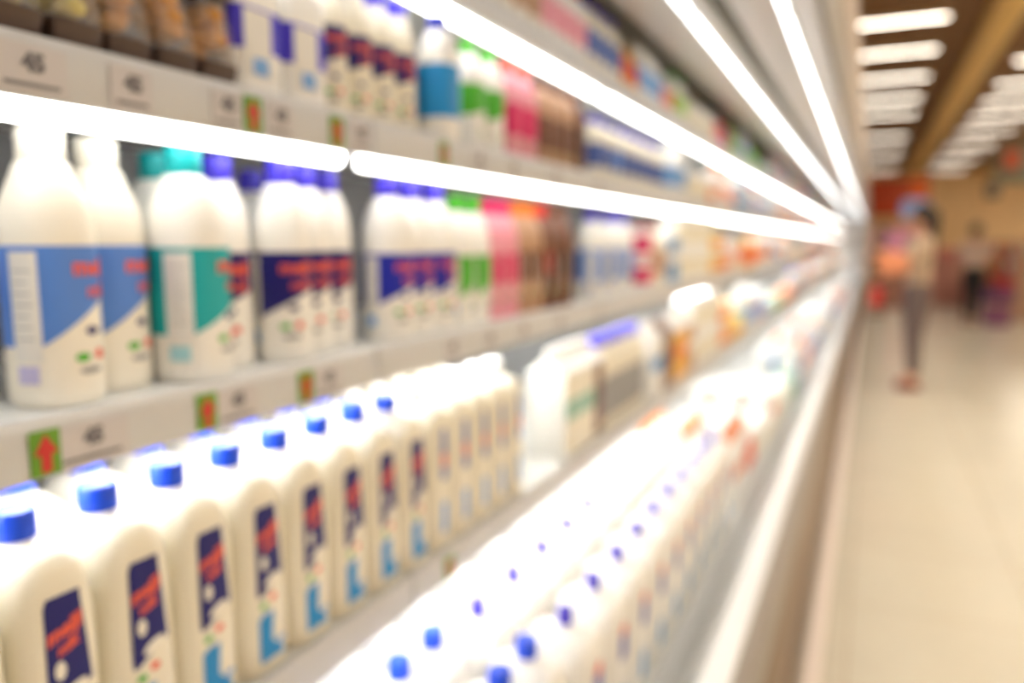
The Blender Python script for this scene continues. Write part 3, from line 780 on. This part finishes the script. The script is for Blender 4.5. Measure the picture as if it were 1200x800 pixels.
# scripted starts (the colours the photograph shows next), then seeded runs
SCRIPT = {
    'A': [('white bottle with pale blue label', 3), ('plain white', 4), ('orange lid', 2), ('white carton with orange', 3)],
    'B': [('white tub with pink', 1), ('ivory bottle', 2), ('white carton with sky blue', 2), ('plain white', 5), ('cream tub', 2)],
    'C': [('plain white', 4), ('white tub with orange', 2), ('cream tub', 4)],
    'D': [('white carton with orange', 3), ('white pouch with salmon', 2), ('plain white', 3), ('cream carton', 3), ('plain white', 4)]}
XL = {'T': -.755, 'A': -.755, 'B': -.76, 'C': -.695, 'D': -.46}
YST = {'T': .1, 'A': startA, 'B': startB, 'C': yC + .02, 'D': yD + .02}
# top shelf, scripted by what shows above its rail
for lv in 'TABCD':
    y = YST[lv]
    if lv == 'T':
        for nm, n in (('white bottle with pale blue', 4), ('cream bottle', 4), ('white bottle with pale blue', 3), ('pale pink', 6), ('ivory bottle', 4), ('pale pink', 4), ('cream bottle', 4), ('amber pouch', 2), ('white bottle with pale blue', 4), ('white pouch with salmon', 2), ('white bottle with lime', 3), ('plain white', 5), ('white pouch with orange', 2), ('hot pink', 3), ('lime green pouch', 4), ('lilac', 2)):
            y = run(lv, idx(lv, nm)[0], XL[lv], y, n)
    else:
        for nm, n in SCRIPT[lv]:
            y2 = y
            y = run(lv, idx(lv, nm)[0], XL[lv], y, n)
            if lv == 'D':
                for q in (1, 2): run(lv, idx(lv, nm)[0], XL[lv] - .165 * q, y2, n, row='row behind')
    while y < YEND - .2:
        vi = rnd.choices(range(len(VAR[lv])), weights[lv])[0]
        n = rnd.choice((2, 3, 3, 4, 5)); y2 = y
        y = run(lv, vi, XL[lv], y, n)
        if lv == 'D' and y2 < 5:
            for q in (1, 2): run(lv, vi, XL[lv] - .165 * q, y2, n, row='row behind')
        elif lv == 'D' and y2 < 10 and VAR[lv][vi][3] != 'tub': run(lv, vi, XL[lv] - .165, y2, n, row='row behind')
        if lv == 'C' and y2 < 4: run(lv, vi, XL[lv] - .14, y2, n, row='row behind')

# labels: ordinals within the look-alikes, shared labels in the blurred distance
buckets = {}
for it in ITEMS:
    o, desc, cat, lv, row, Y, lab = it
    sec = 0 if Y < 3.2 else 1 if Y < 6 else 2
    key = (desc, cat, lv, row if row else '', sec)
    buckets.setdefault(key, []).append(it)
for (desc, cat, lv, row, sec), L in buckets.items():
    L.sort(key=lambda t: t[5])
    where = SH[lv]
    grp = '%s, %s' % (desc, where) + (', middle stretch' if sec == 1 else ', far end' if sec == 2 else '') + ((', ' + row) if row and row not in desc else '')
    for k, (o, *_r) in enumerate(L):
        rw = (' ' + row) if row == 'row behind' else ''
        if sec == 0:
            if len(L) == 1: lab = '%s, on the %s%s' % (desc, where, rw)
            else: lab = '%s, %s from left, %s%s' % (desc, ORD[k] if k < len(ORD) else 'far', where, rw)
        elif sec == 1:
            if len(L) == 1: lab = '%s, middle stretch of the %s%s' % (desc, where, rw)
            else: lab = '%s, %s from left, middle %s%s' % (desc, ORD[k] if k < len(ORD) else 'last', where, rw)
        else:
            lab = '%s, far end of the %s%s' % (desc, where, rw)
        tag(o, lab, cat, grp)

# ---------------------------------------------------------------- people
def bake_skin(nodes, edges, root=0, sub=1, voxel=None):
    me = bpy.data.meshes.new('t'); names = list(nodes)
    me.from_pydata([nodes[n][0] for n in names], [(names.index(a), names.index(b)) for a, b in edges], [])
    ob = bpy.data.objects.new('t', me); COL.objects.link(ob)
    md = ob.modifiers.new('s', 'SKIN'); md.use_smooth_shade = True
    for i, n in enumerate(names):
        r = nodes[n][1]; me.skin_vertices[0].data[i].radius = (r if isinstance(r, tuple) else (r, r))
        me.skin_vertices[0].data[i].use_root = (i == root)
    sb = ob.modifiers.new('b', 'SUBSURF'); sb.levels = sub; sb.render_levels = sub
    dg = bpy.context.evaluated_depsgraph_get()
    out = bpy.data.meshes.new_from_object(ob.evaluated_get(dg))
    bpy.data.objects.remove(ob); bpy.data.meshes.remove(me)
    return out
def mesh_obj(name, me, m_, parent):
    me.name = name; me.materials.clear(); me.materials.append(m_)
    for p in me.polygons: p.use_smooth = True
    o = bpy.data.objects.new(name, me); COL.objects.link(o); o.parent = parent; return o
skin_m = mat('skin', (.80, .60, .48), .5, var=.08, scale=8)
hair_m = mat('dark_hair', (.12, .09, .08), .5, var=.3, scale=30)
def person(loc, rz, H, top, legs, sleeve, label, hair_len=.0, arm='down', top_m2=None, shoe=(.3, .2, .18), stride=.06):
    """figure facing local +x; H standing height"""
    s = H / 1.65
    root = empty('person', loc, rz)
    def V(x, y, z): return (x * s, y * s, z * s)
    N = {}; E = []
    def n(k, x, y, z, r): N[k] = (V(x, y, z), tuple(q * s for q in r) if isinstance(r, tuple) else r * s)
    n('pelvis', 0, 0, .90, (.088, .066)); n('waist', 0, 0, 1.06, (.078, .062)); n('chest', .01, 0, 1.25, (.10, .075)); n('upper', -.005, 0, 1.36, (.068, .055)); n('neck', .0, 0, 1.43, .048)
    n('nape', .008, 0, 1.465, .052); n('jaw', .022, 0, 1.505, (.062, .072)); n('head', .012, 0, 1.565, (.078, .095)); n('crown', .0, 0, 1.625, (.05, .06))
    E += [('pelvis', 'waist'), ('waist', 'chest'), ('chest', 'upper'), ('upper', 'neck'), ('neck', 'nape'), ('nape', 'jaw'), ('jaw', 'head'), ('head', 'crown')]
    arms = {}
    for sd, q in (('l', 1), ('r', -1)):
        st = stride * q
        n('hip' + sd, 0, .085 * q, .86, .066); n('knee' + sd, st * .6 + .02, .08 * q, .47, .048); n('ank' + sd, st - .01, .075 * q, .085, .036)
        n('ball' + sd, st + .10, .085 * q, .03, (.028, .036)); n('heel' + sd, st - .04, .075 * q, .035, .03)
        E += [('pelvis', 'hip' + sd), ('hip' + sd, 'knee' + sd), ('knee' + sd, 'ank' + sd), ('ank' + sd, 'ball' + sd), ('ank' + sd, 'heel' + sd)]
        mode = arm if isinstance(arm, str) else arm[0 if q > 0 else 1]
        sh = (0, .165 * q, 1.345)
        if mode == 'down': el, wr, d = (-.02, .215 * q, 1.08), (.05, .225 * q, .86), Vector((.2, 0, -1))
        elif mode == 'reach': el, wr, d = (.20, .21 * q, 1.18), (.42, .17 * q, 1.22), Vector((1, -.1 * q, .05))
        else: el, wr, d = (.02, .20 * q, 1.09), (.22, .17 * q, 1.02), Vector((1, 0, -.1))
        d.normalize()
        n('sh' + sd, *sh, .044); n('el' + sd, *el, .036); n('wr' + sd, *wr, (.026, .022)); w = Vector(wr)
        pm = w + d * .055; n('palm' + sd, *pm, (.034, .017))
        E += [('upper', 'sh' + sd), ('sh' + sd, 'el' + sd), ('el' + sd, 'wr' + sd), ('wr' + sd, 'palm' + sd)]
        side = d.cross(Vector((0, 1, 0))).normalized(); curl = Vector((0, -q, 0)) if mode == 'down' else Vector((0, 0, -1))
        if mode != 'down': side = Vector((0, 1, 0))
        for fi, (o_, ln) in enumerate(((-.024, .062), (-.008, .072), (.008, .068), (.023, .054))):
            a = pm + side * o_ + d * .028; b = a + d * ln * .55 + curl * .006; c = b + d * ln * .35 + curl * .022
            n('f%d0' % fi + sd, *a, .0088); n('f%d1' % fi + sd, *b, .0082); n('f%d2' % fi + sd, *c, .0070)
            E += [('palm' + sd, 'f%d0' % fi + sd), ('f%d0' % fi + sd, 'f%d1' % fi + sd), ('f%d1' % fi + sd, 'f%d2' % fi + sd)]
        a = w + d * .025 - side * .026 ; b = a - side * .022 + d * .028 + curl * .012; c = b + d * .024 + curl * .014
        n('t0' + sd, *a, .011); n('t1' + sd, *b, .010); n('t2' + sd, *c, .008); E += [('wr' + sd, 't0' + sd), ('t0' + sd, 't1' + sd), ('t1' + sd, 't2' + sd)]
        arms[sd] = (sh, el, wr)
    me = bake_skin(N, E)
    bm = bmesh.new(); bm.from_mesh(me)
    hx = Vector(V(.012, 0, 1.565))
    # nose, lips, ears and eye sockets worked into the same mesh
    bmesh.ops.create_icosphere(bm, subdivisions=2, radius=1, matrix=Matrix.Translation(Vector(V(.093, 0, 1.548))) @ Matrix.Diagonal((.013 * s, .009 * s, .018 * s, 1)))
    bmesh.ops.create_icosphere(bm, subdivisions=2, radius=1, matrix=Matrix.Translation(Vector(V(.082, 0, 1.515))) @ Matrix.Diagonal((.012 * s, .022 * s, .007 * s, 1)))
    for q in (1, -1):
        bmesh.ops.create_icosphere(bm, subdivisions=2, radius=1, matrix=Matrix.Translation(Vector(V(.0, .080 * q, 1.555))) @ Matrix.Diagonal((.017 * s, .009 * s, .028 * s, 1)))
    bm.to_mesh(me); bm.free()
    mesh_obj('body', me, skin_m, root)
    bm = bmesh.new()
    for q in (1, -1): bmesh.ops.create_icosphere(bm, subdivisions=2, radius=.010 * s, matrix=Matrix.Translation(Vector(V(.084, .030 * q, 1.568))))
    link('eyes', bm, P('dark'), root)
    # clothes
    g = .012
    T = {'waist': (N['waist'][0], (.122 * s, .102 * s)), 'chest': (N['chest'][0], (.145 * s, .115 * s)), 'upper': (N['upper'][0], (.102 * s, .088 * s))}
    T['hem'] = (V(0, 0, .90), (.158 * s, .135 * s)); T['collar'] = (V(0, 0, 1.40), .060 * s)
    TE = [('chest', 'waist'), ('waist', 'hem'), ('chest', 'upper'), ('upper', 'collar')]
    T = {k: T[k] for k in ('chest', 'waist', 'hem', 'upper', 'collar')}
    for sd in 'lr':
        sh, el, wr = [Vector(v) for v in arms[sd]]
        T['sh' + sd] = (V(*sh), .069 * s); T['el' + sd] = (V(*el), .052 * s); TE += [('upper', 'sh' + sd), ('sh' + sd, 'el' + sd)]
        if sleeve > .5:
            e = el.lerp(wr, .88); T['cf' + sd] = (V(*e), .040 * s); TE.append(('el' + sd, 'cf' + sd))
    mesh_obj('top', bake_skin(T, TE), top, root)
    L = {'pelvis': (N['pelvis'][0], (.140 * s, .118 * s)), 'waist': (V(0, 0, 1.02), (.112 * s, .094 * s))}
    LE = [('pelvis', 'waist')]
    for sd in 'lr':
        k = Vector(N['knee' + sd][0]); a = Vector(N['ank' + sd][0]); c = k.lerp(a, .94)
        L['hip' + sd] = (N['hip' + sd][0], .100 * s); L['knee' + sd] = (tuple(k), .066 * s); L['cuff' + sd] = (tuple(c), .050 * s)
        LE += [('pelvis', 'hip' + sd), ('hip' + sd, 'knee' + sd), ('knee' + sd, 'cuff' + sd)]
    mesh_obj('trousers', bake_skin(L, LE), legs, root)
    for sd, q in (('l', 1), ('r', -1)):
        st = stride * q; bm = bmesh.new()
        cx = (st + .035) * s
        loft(bm, [(0.0, .110 * s, .040 * s, 2.4), (.02 * s, .114 * s, .042 * s, 2.4), (.05 * s, .10 * s, .040 * s, 2.2), (.075 * s, .07 * s, .036 * s, 2)], 20, cx=cx, cy=.078 * q * s)
        link('shoe', bm, mat('shoe_%d' % int(shoe[0] * 100), shoe, .5), root)
    # hair: cap over the back of the skull plus a fall down the back
    bm = bmesh.new()
    bmesh.ops.create_uvsphere(bm, u_segments=20, v_segments=14, radius=1, matrix=Matrix.Translation(Vector(V(-.016, 0, 1.585))) @ Matrix.Diagonal((.104 * s, .097 * s, .100 * s, 1)))
    if hair_len:
        loft(bm, [((1.58 - hair_len) * s, .020 * s, .05 * s, 2), ((1.60 - hair_len) * s, .034 * s, .085 * s, 2.4), (1.40 * s, .042 * s, .10 * s, 2.4), (1.55 * s, .06 * s, .095 * s, 2.2), (1.62 * s, .05 * s, .07 * s, 2)], 20, cx=-.088 * s)
    else:
        loft(bm, [(1.47 * s, .02 * s, .05 * s, 2), (1.52 * s, .05 * s, .08 * s, 2), (1.6 * s, .07 * s, .085 * s, 2)], 18, cx=-.045 * s)
    link('hair', bm, hair_m, root)
    tag(root, label, 'person')
    return root
beige = mat('beige_cloth', (.76, .66, .56), .8, var=.15, scale=12, bump=.1)
greyt = mat('grey_brown_cloth', (.42, .36, .34), .85, var=.15, scale=14, bump=.1)
pinkb = mat('pale_pink_cloth', (.78, .68, .62), .8, var=.15, scale=12)
black = mat('black_cloth', (.09, .09, .10), .85, var=.2, scale=12)
green = mat('dark_green_cloth', (.12, .25, .24), .85, var=.2, scale=12)
Yp = 7.85; Xp = XY(Yp, 1071, 400)
person((Xp, Yp, FLOOR + .002), R(203), 1.64, beige, greyt, .3, 'dark haired shopper in beige top and grey trousers reaching toward the cooler', hair_len=.50, arm=('reach', 'bent'), shoe=(.45, .22, .18), stride=.03)
Y2 = 14.4; X2 = XY(Y2, 1140, 330)
person((X2, Y2, FLOOR + .002), R(80), 1.6, pinkb, black, .3, 'shopper in pale pink top and black trousers walking away, far down the aisle', hair_len=.0, arm='down', stride=.10)
Y3 = 15.6; X3 = XY(Y3, 1021, 330)
person((X3 + .14, Y3, FLOOR + .002), R(170), 1.58, green, black, .8, 'shopper in dark green top half hidden at the far end of the cooler', hair_len=.0, arm='bent', stride=.04)

# orange cardigan on her arm and red bag: things held
def handbag(loc, m_, label, s=1, rz=0):
    r = empty('shopping_bag', loc, rz)
    bm = bmesh.new(); loft(bm, [(0, .05 * s, .12 * s, 5), (.01, .055 * s, .13 * s, 5), (.2 * s, .045 * s, .12 * s, 4), (.26 * s, .02 * s, .11 * s, 4)], 24); link('body', bm, m_, r)
    for q in (-1, 1):
        bm = bmesh.new(); pr = None
        pts = [Vector((.02 * q * s, .06 * s * math.cos(t), .25 * s + .13 * s * math.sin(t))) for t in [PI * k / 8 for k in range(9)]]
        for a, b in zip(pts, pts[1:]): tube(bm, a, b, .005 * s, seg=6)
        link('handle', bm, m_, r)
    return tag(r, label, 'bag')
redm = mat('red_cloth', (.82, .18, .16), .7, var=.1); orm = mat('orange_cloth', (.90, .58, .42), .8, var=.1)
_c, _s = math.cos(R(203)), math.sin(R(203))
handbag((Xp + .29 * _c + .17 * _s, Yp + .29 * _s - .17 * _c, FLOOR + .755), redm, 'red shopping bag hanging in front of the beige topped shopper', .65, R(203))

# draped orange cloth over the forearm
bm = bmesh.new()
pts = []
for i in range(9):
    u = i / 8; xx = .22 + u * .22; yc = .21 - .035 * u; zt = 1.18 + .04 * u; drop = .15 - .03 * math.sin(u * 6)
    row = [Vector((xx, yc + .062, zt - drop)), Vector((xx, yc + .058, zt)), Vector((xx, yc + .03, zt + .055)), Vector((xx, yc - .03, zt + .055)), Vector((xx, yc - .058, zt)), Vector((xx, yc - .062, zt - drop * .8))]
    pts.append([bm.verts.new(v) for v in row])
for a, b in zip(pts, pts[1:]):
    for i in range(5): bm.faces.new((a[i], a[i + 1], b[i + 1], b[i]))
o = link('cardigan', bm, orm, loc=(Xp, Yp, FLOOR)); o.rotation_euler = (0, 0, R(203)); sm = o.modifiers.new('th', 'SOLIDIFY'); sm.thickness = .012; ss = o.modifiers.new('s', 'SUBSURF'); ss.levels = ss.render_levels = 1
tag(o, 'orange cardigan draped over the raised forearm of the shopper', 'cardigan')

# ---------------------------------------------------------------- the far end of the store
def sign(name, px0, py0, px1, py1, Y, m_, label, cat='sign', thick=.08, rods=True, shape='box'):
    x0, x1 = XY(Y, px0, (py0 + py1) / 2), XY(Y, px1, (py0 + py1) / 2)
    z1, z0 = ZY(Y, (px0 + px1) / 2, py0), ZY(Y, (px0 + px1) / 2, py1)
    r = empty(name, ((x0 + x1) / 2, Y, z0)); w = x1 - x0; h = z1 - z0
    bm = bmesh.new()
    if shape == 'box': box(bm, (0, 0, h / 2), (w, thick, h), .015)
    else: loft(bm, [(0, w * .3, thick / 2, 2.5), (h * .15, w * .44, thick / 2, 2.5), (h * .5, w * .5, thick / 2, 2.5), (h * .85, w * .44, thick / 2, 2.5), (h, w * .3, thick / 2, 2.5)], 28)
    link('board', bm, m_, r)
    if rods:
        for q in (-.4, .4):
            bm = bmesh.new(); tube(bm, (w * q, 0, h - .01), (w * q, 0, CEIL - z0), .006, seg=8); link('hanger', bm, mat('hanger_wire', (.4, .36, .3), .5), r)
    return tag(r, label, cat)
orange_m = mat('orange_red_sign', (.80, .30, .12), .5, var=.25, scale=1.2)
sign('hanging_sign', 1014, 209, 1070, 254, 23.5, orange_m, 'wide orange red sign hanging over the end of the aisle')
sign('hanging_sign', 1066, 208, 1090, 236, 17.5, mat('orange_sign', (.90, .42, .18), .5, var=.1, scale=2), 'small orange sign hanging just above the blue one')
sign('hanging_sign', 1054, 233, 1091, 256, 12, mat('blue_sign', (.62, .72, .95), .5, var=.1, scale=2), 'rounded pale blue hanging sign above the shopper', thick=.1, shape='round')
sign('hanging_banner', 1168, 172, 1216, 214, 15, mat('grey_green_banner', (.50, .52, .45), .6, var=.1), 'grey green banner hanging at the right edge', 'banner')
sign('hanging_banner', 1176, 176, 1196, 198, 14.9, mat('red_banner_panel', (.80, .38, .26), .6, var=.1), 'small red panel hanging in front of the grey green banner', 'banner', thick=.03)
# wall speaker
Ys = 20
r = empty('loudspeaker', (XY(Ys, 1163, 222), Ys, ZY(Ys, 1163, 232)))
bm = bmesh.new(); box(bm, (0, 0, .17), (.26, .24, .34), .03); link('cabinet', bm, mat('olive_black', (.20, .19, .14), .5), r)
bm = bmesh.new(); tube(bm, (0, 0, .33), (0, 0, CEIL - ZY(Ys, 1163, 232)), .015, seg=8); link('mount', bm, mat('hanger_wire', (.4, .36, .3), .5), r)
bm = bmesh.new(); tube(bm, (0, -.12, .17), (0, -.128, .17), .08, .07, seg=20); link('cone', bm, P('grey'), r)
tag(r, 'small dark loudspeaker hanging from the ceiling at the right', 'loudspeaker')

# pink promotional stand and balloons behind the shopper
Yk = 17.6
r = empty('display_stand', (XY(Yk, 1047, 320), Yk, FLOOR + .002))
xw = .36
bm = bmesh.new(); box(bm, (0, 0, .45), (xw * 2, .4, .9), .02); link('bin', bm, mat('display_card', (.62, .42, .34), .6, var=.1), r)
bm = bmesh.new(); box(bm, (0, .15, 1.30), (xw * 2.1, .04, .62), .01); link('header_card', bm, mat('pink_card', (.98, .66, .80), .6, var=.12, scale=3), r)
for q in (-1, 1):
    bm = bmesh.new(); tube(bm, (q * .28, .185, .88), (q * .28, .185, 1.4), .012, seg=8); link('post', bm, steel_m, r)
tag(r, 'pink topped cardboard display stand behind the beige topped shopper', 'display stand')

# gondolas along the right side at the far end
def gondola(x, y0, y1, label, cols, depth=.5, H=1.35):
    L = y1 - y0
    r = empty('shelving_unit', (x, y0, FLOOR + .002))
    fm = mat('gondola_cream', (.80, .70, .58), .5, var=.08, scale=2)
    bm = bmesh.new(); box(bm, (depth, L / 2, H / 2), (.04, L, H)); link('back_board', bm, fm, r, smooth=False)
    bm = bmesh.new(); box(bm, (depth / 2, L / 2, .07), (depth, L, .14)); link('base', bm, fm, r, smooth=False)
    zs = [.14, .48, .80, 1.10]
    for z in zs[1:]:
        bm = bmesh.new(); box(bm, (depth / 2, L / 2, z - .012), (depth - .04, L, .024)); link('shelf', bm, fm, r, smooth=False)
    for yy in (0, L):
        bm = bmesh.new(); box(bm, (depth / 2, yy, H / 2), (depth, .03, H)); link('end_panel', bm, mat('gondola_end', (.66, .52, .42), .5, var=.1, scale=3), r, smooth=False)
    tag(r, label, 'shelving unit')
    k = 0
    for li, z in enumerate(zs):
        y = .15
        while y < L - .15:
            c = cols[(li + int(y * 1.3)) % len(cols)] if li != 1 else cols[0]
            H_ = .22 if li < 3 else .17
            pb = carton(H_, .06, .085, body=c[0], front=c[1], band=c[0], single=True, top='flat')
            o = pb if pb.name not in USED else copy_tree(pb)
            o.name = 'grocery_box'; USED.add(o.name); PROTO[('carton', H_, .06, .085, c[0], c[1], 'flat', None, True, c[0])] = o
            o.rotation_euler = (0, 0, PI); o.location = (x + .12, y0 + y, FLOOR + .003 + z)
            tag(o, '%s box, %s of the %s' % (c[2], ('base', 'second shelf', 'third shelf', 'top shelf')[li], label.split(' with')[0]), 'box', 'boxes on the ' + label.split(' with')[0])
            y += .2; k += 1
xg = 2.25
gondola(xg, 15.5, 19.5, 'cream shelving unit with mixed boxes right of the aisle, far away', [('red', 'red', 'red'), ('tan', 'amber', 'amber'), ('salmon', 'salmon', 'salmon'), ('mint', 'white', 'pale green')])
gondola(2.3, 20.5, 24.5, 'deeper cream shelving unit with pink boxes beyond the red ones', [('pink', 'pink', 'pink'), ('tan', 'amber', 'amber'), ('white', 'salmon', 'white')])
# end-of-aisle displays crossing the view
def end_bin(x, Y, w, h, m1, label, ball):
    r = empty('display_bin', (x, Y, FLOOR + .002))
    bm = bmesh.new(); box(bm, (0, 0, h / 2), (w, .6, h), .02); link('bin', bm, m1, r)
    bm = bmesh.new(); box(bm, (0, 0, h + .01), (w + .05, .65, .03), .01); link('rim', bm, mat('rim_tan', (.72, .58, .45), .5), r)
    bm = bmesh.new(); rr = random.Random(int(x * 100))
    for k in range(26):
        bmesh.ops.create_icosphere(bm, subdivisions=2, radius=.085, matrix=Matrix.Translation((rr.uniform(-w * .42, w * .42), rr.uniform(-.24, .24), h + .05 + rr.random() * .14)))
    o = link('goods', bm, ball, r); o['kind'] = 'stuff'
    tag(r, label, 'display bin')
end_bin(XY(19, 1112, 330), 19, .9, .95, mat('rosy_bin', (.72, .50, .44), .6, var=.15), 'rosy display bin heaped with pink goods at the end of the aisle', mat('pink_goods', (.80, .46, .44), .6, var=.2))
end_bin(XY(20, 1090, 330), 22, 1.2, .8, mat('tan_bin', (.66, .48, .34), .6, var=.15), 'tan display bin heaped with brown goods far behind the others', mat('brown_goods', (.62, .44, .36), .6, var=.2))
end_bin(XY(14.2, 1172, 365), 14.6, .34, .34, mat('purple_bin', (.50, .30, .42), .6, var=.15), 'purple display bin on the floor at the right edge', mat('plum_goods', (.45, .22, .42), .6, var=.2))
# green crate low at the right
# ---------------------------------------------------------------- light and colour
w = bpy.data.worlds.new('world'); scene.world = w; w.use_nodes = True
w.node_tree.nodes['Background'].inputs[0].default_value = (.9, .8, .68, 1)
w.node_tree.nodes['Background'].inputs[1].default_value = .5
scene.view_settings.view_transform = 'Standard'
scene.view_settings.look = 'None'
scene.view_settings.gamma = 1
scene.view_settings.use_curve_mapping = False
scene.view_settings.exposure = 0.66
scene.cycles.max_bounces = 8
scene.cycles.diffuse_bounces = 4
scene.cycles.glossy_bounces = 3
scene.cycles.transmission_bounces = 6
scene.cycles.caustics_reflective = False
scene.cycles.caustics_refractive = False
scene.cycles.sample_clamp_indirect = 8
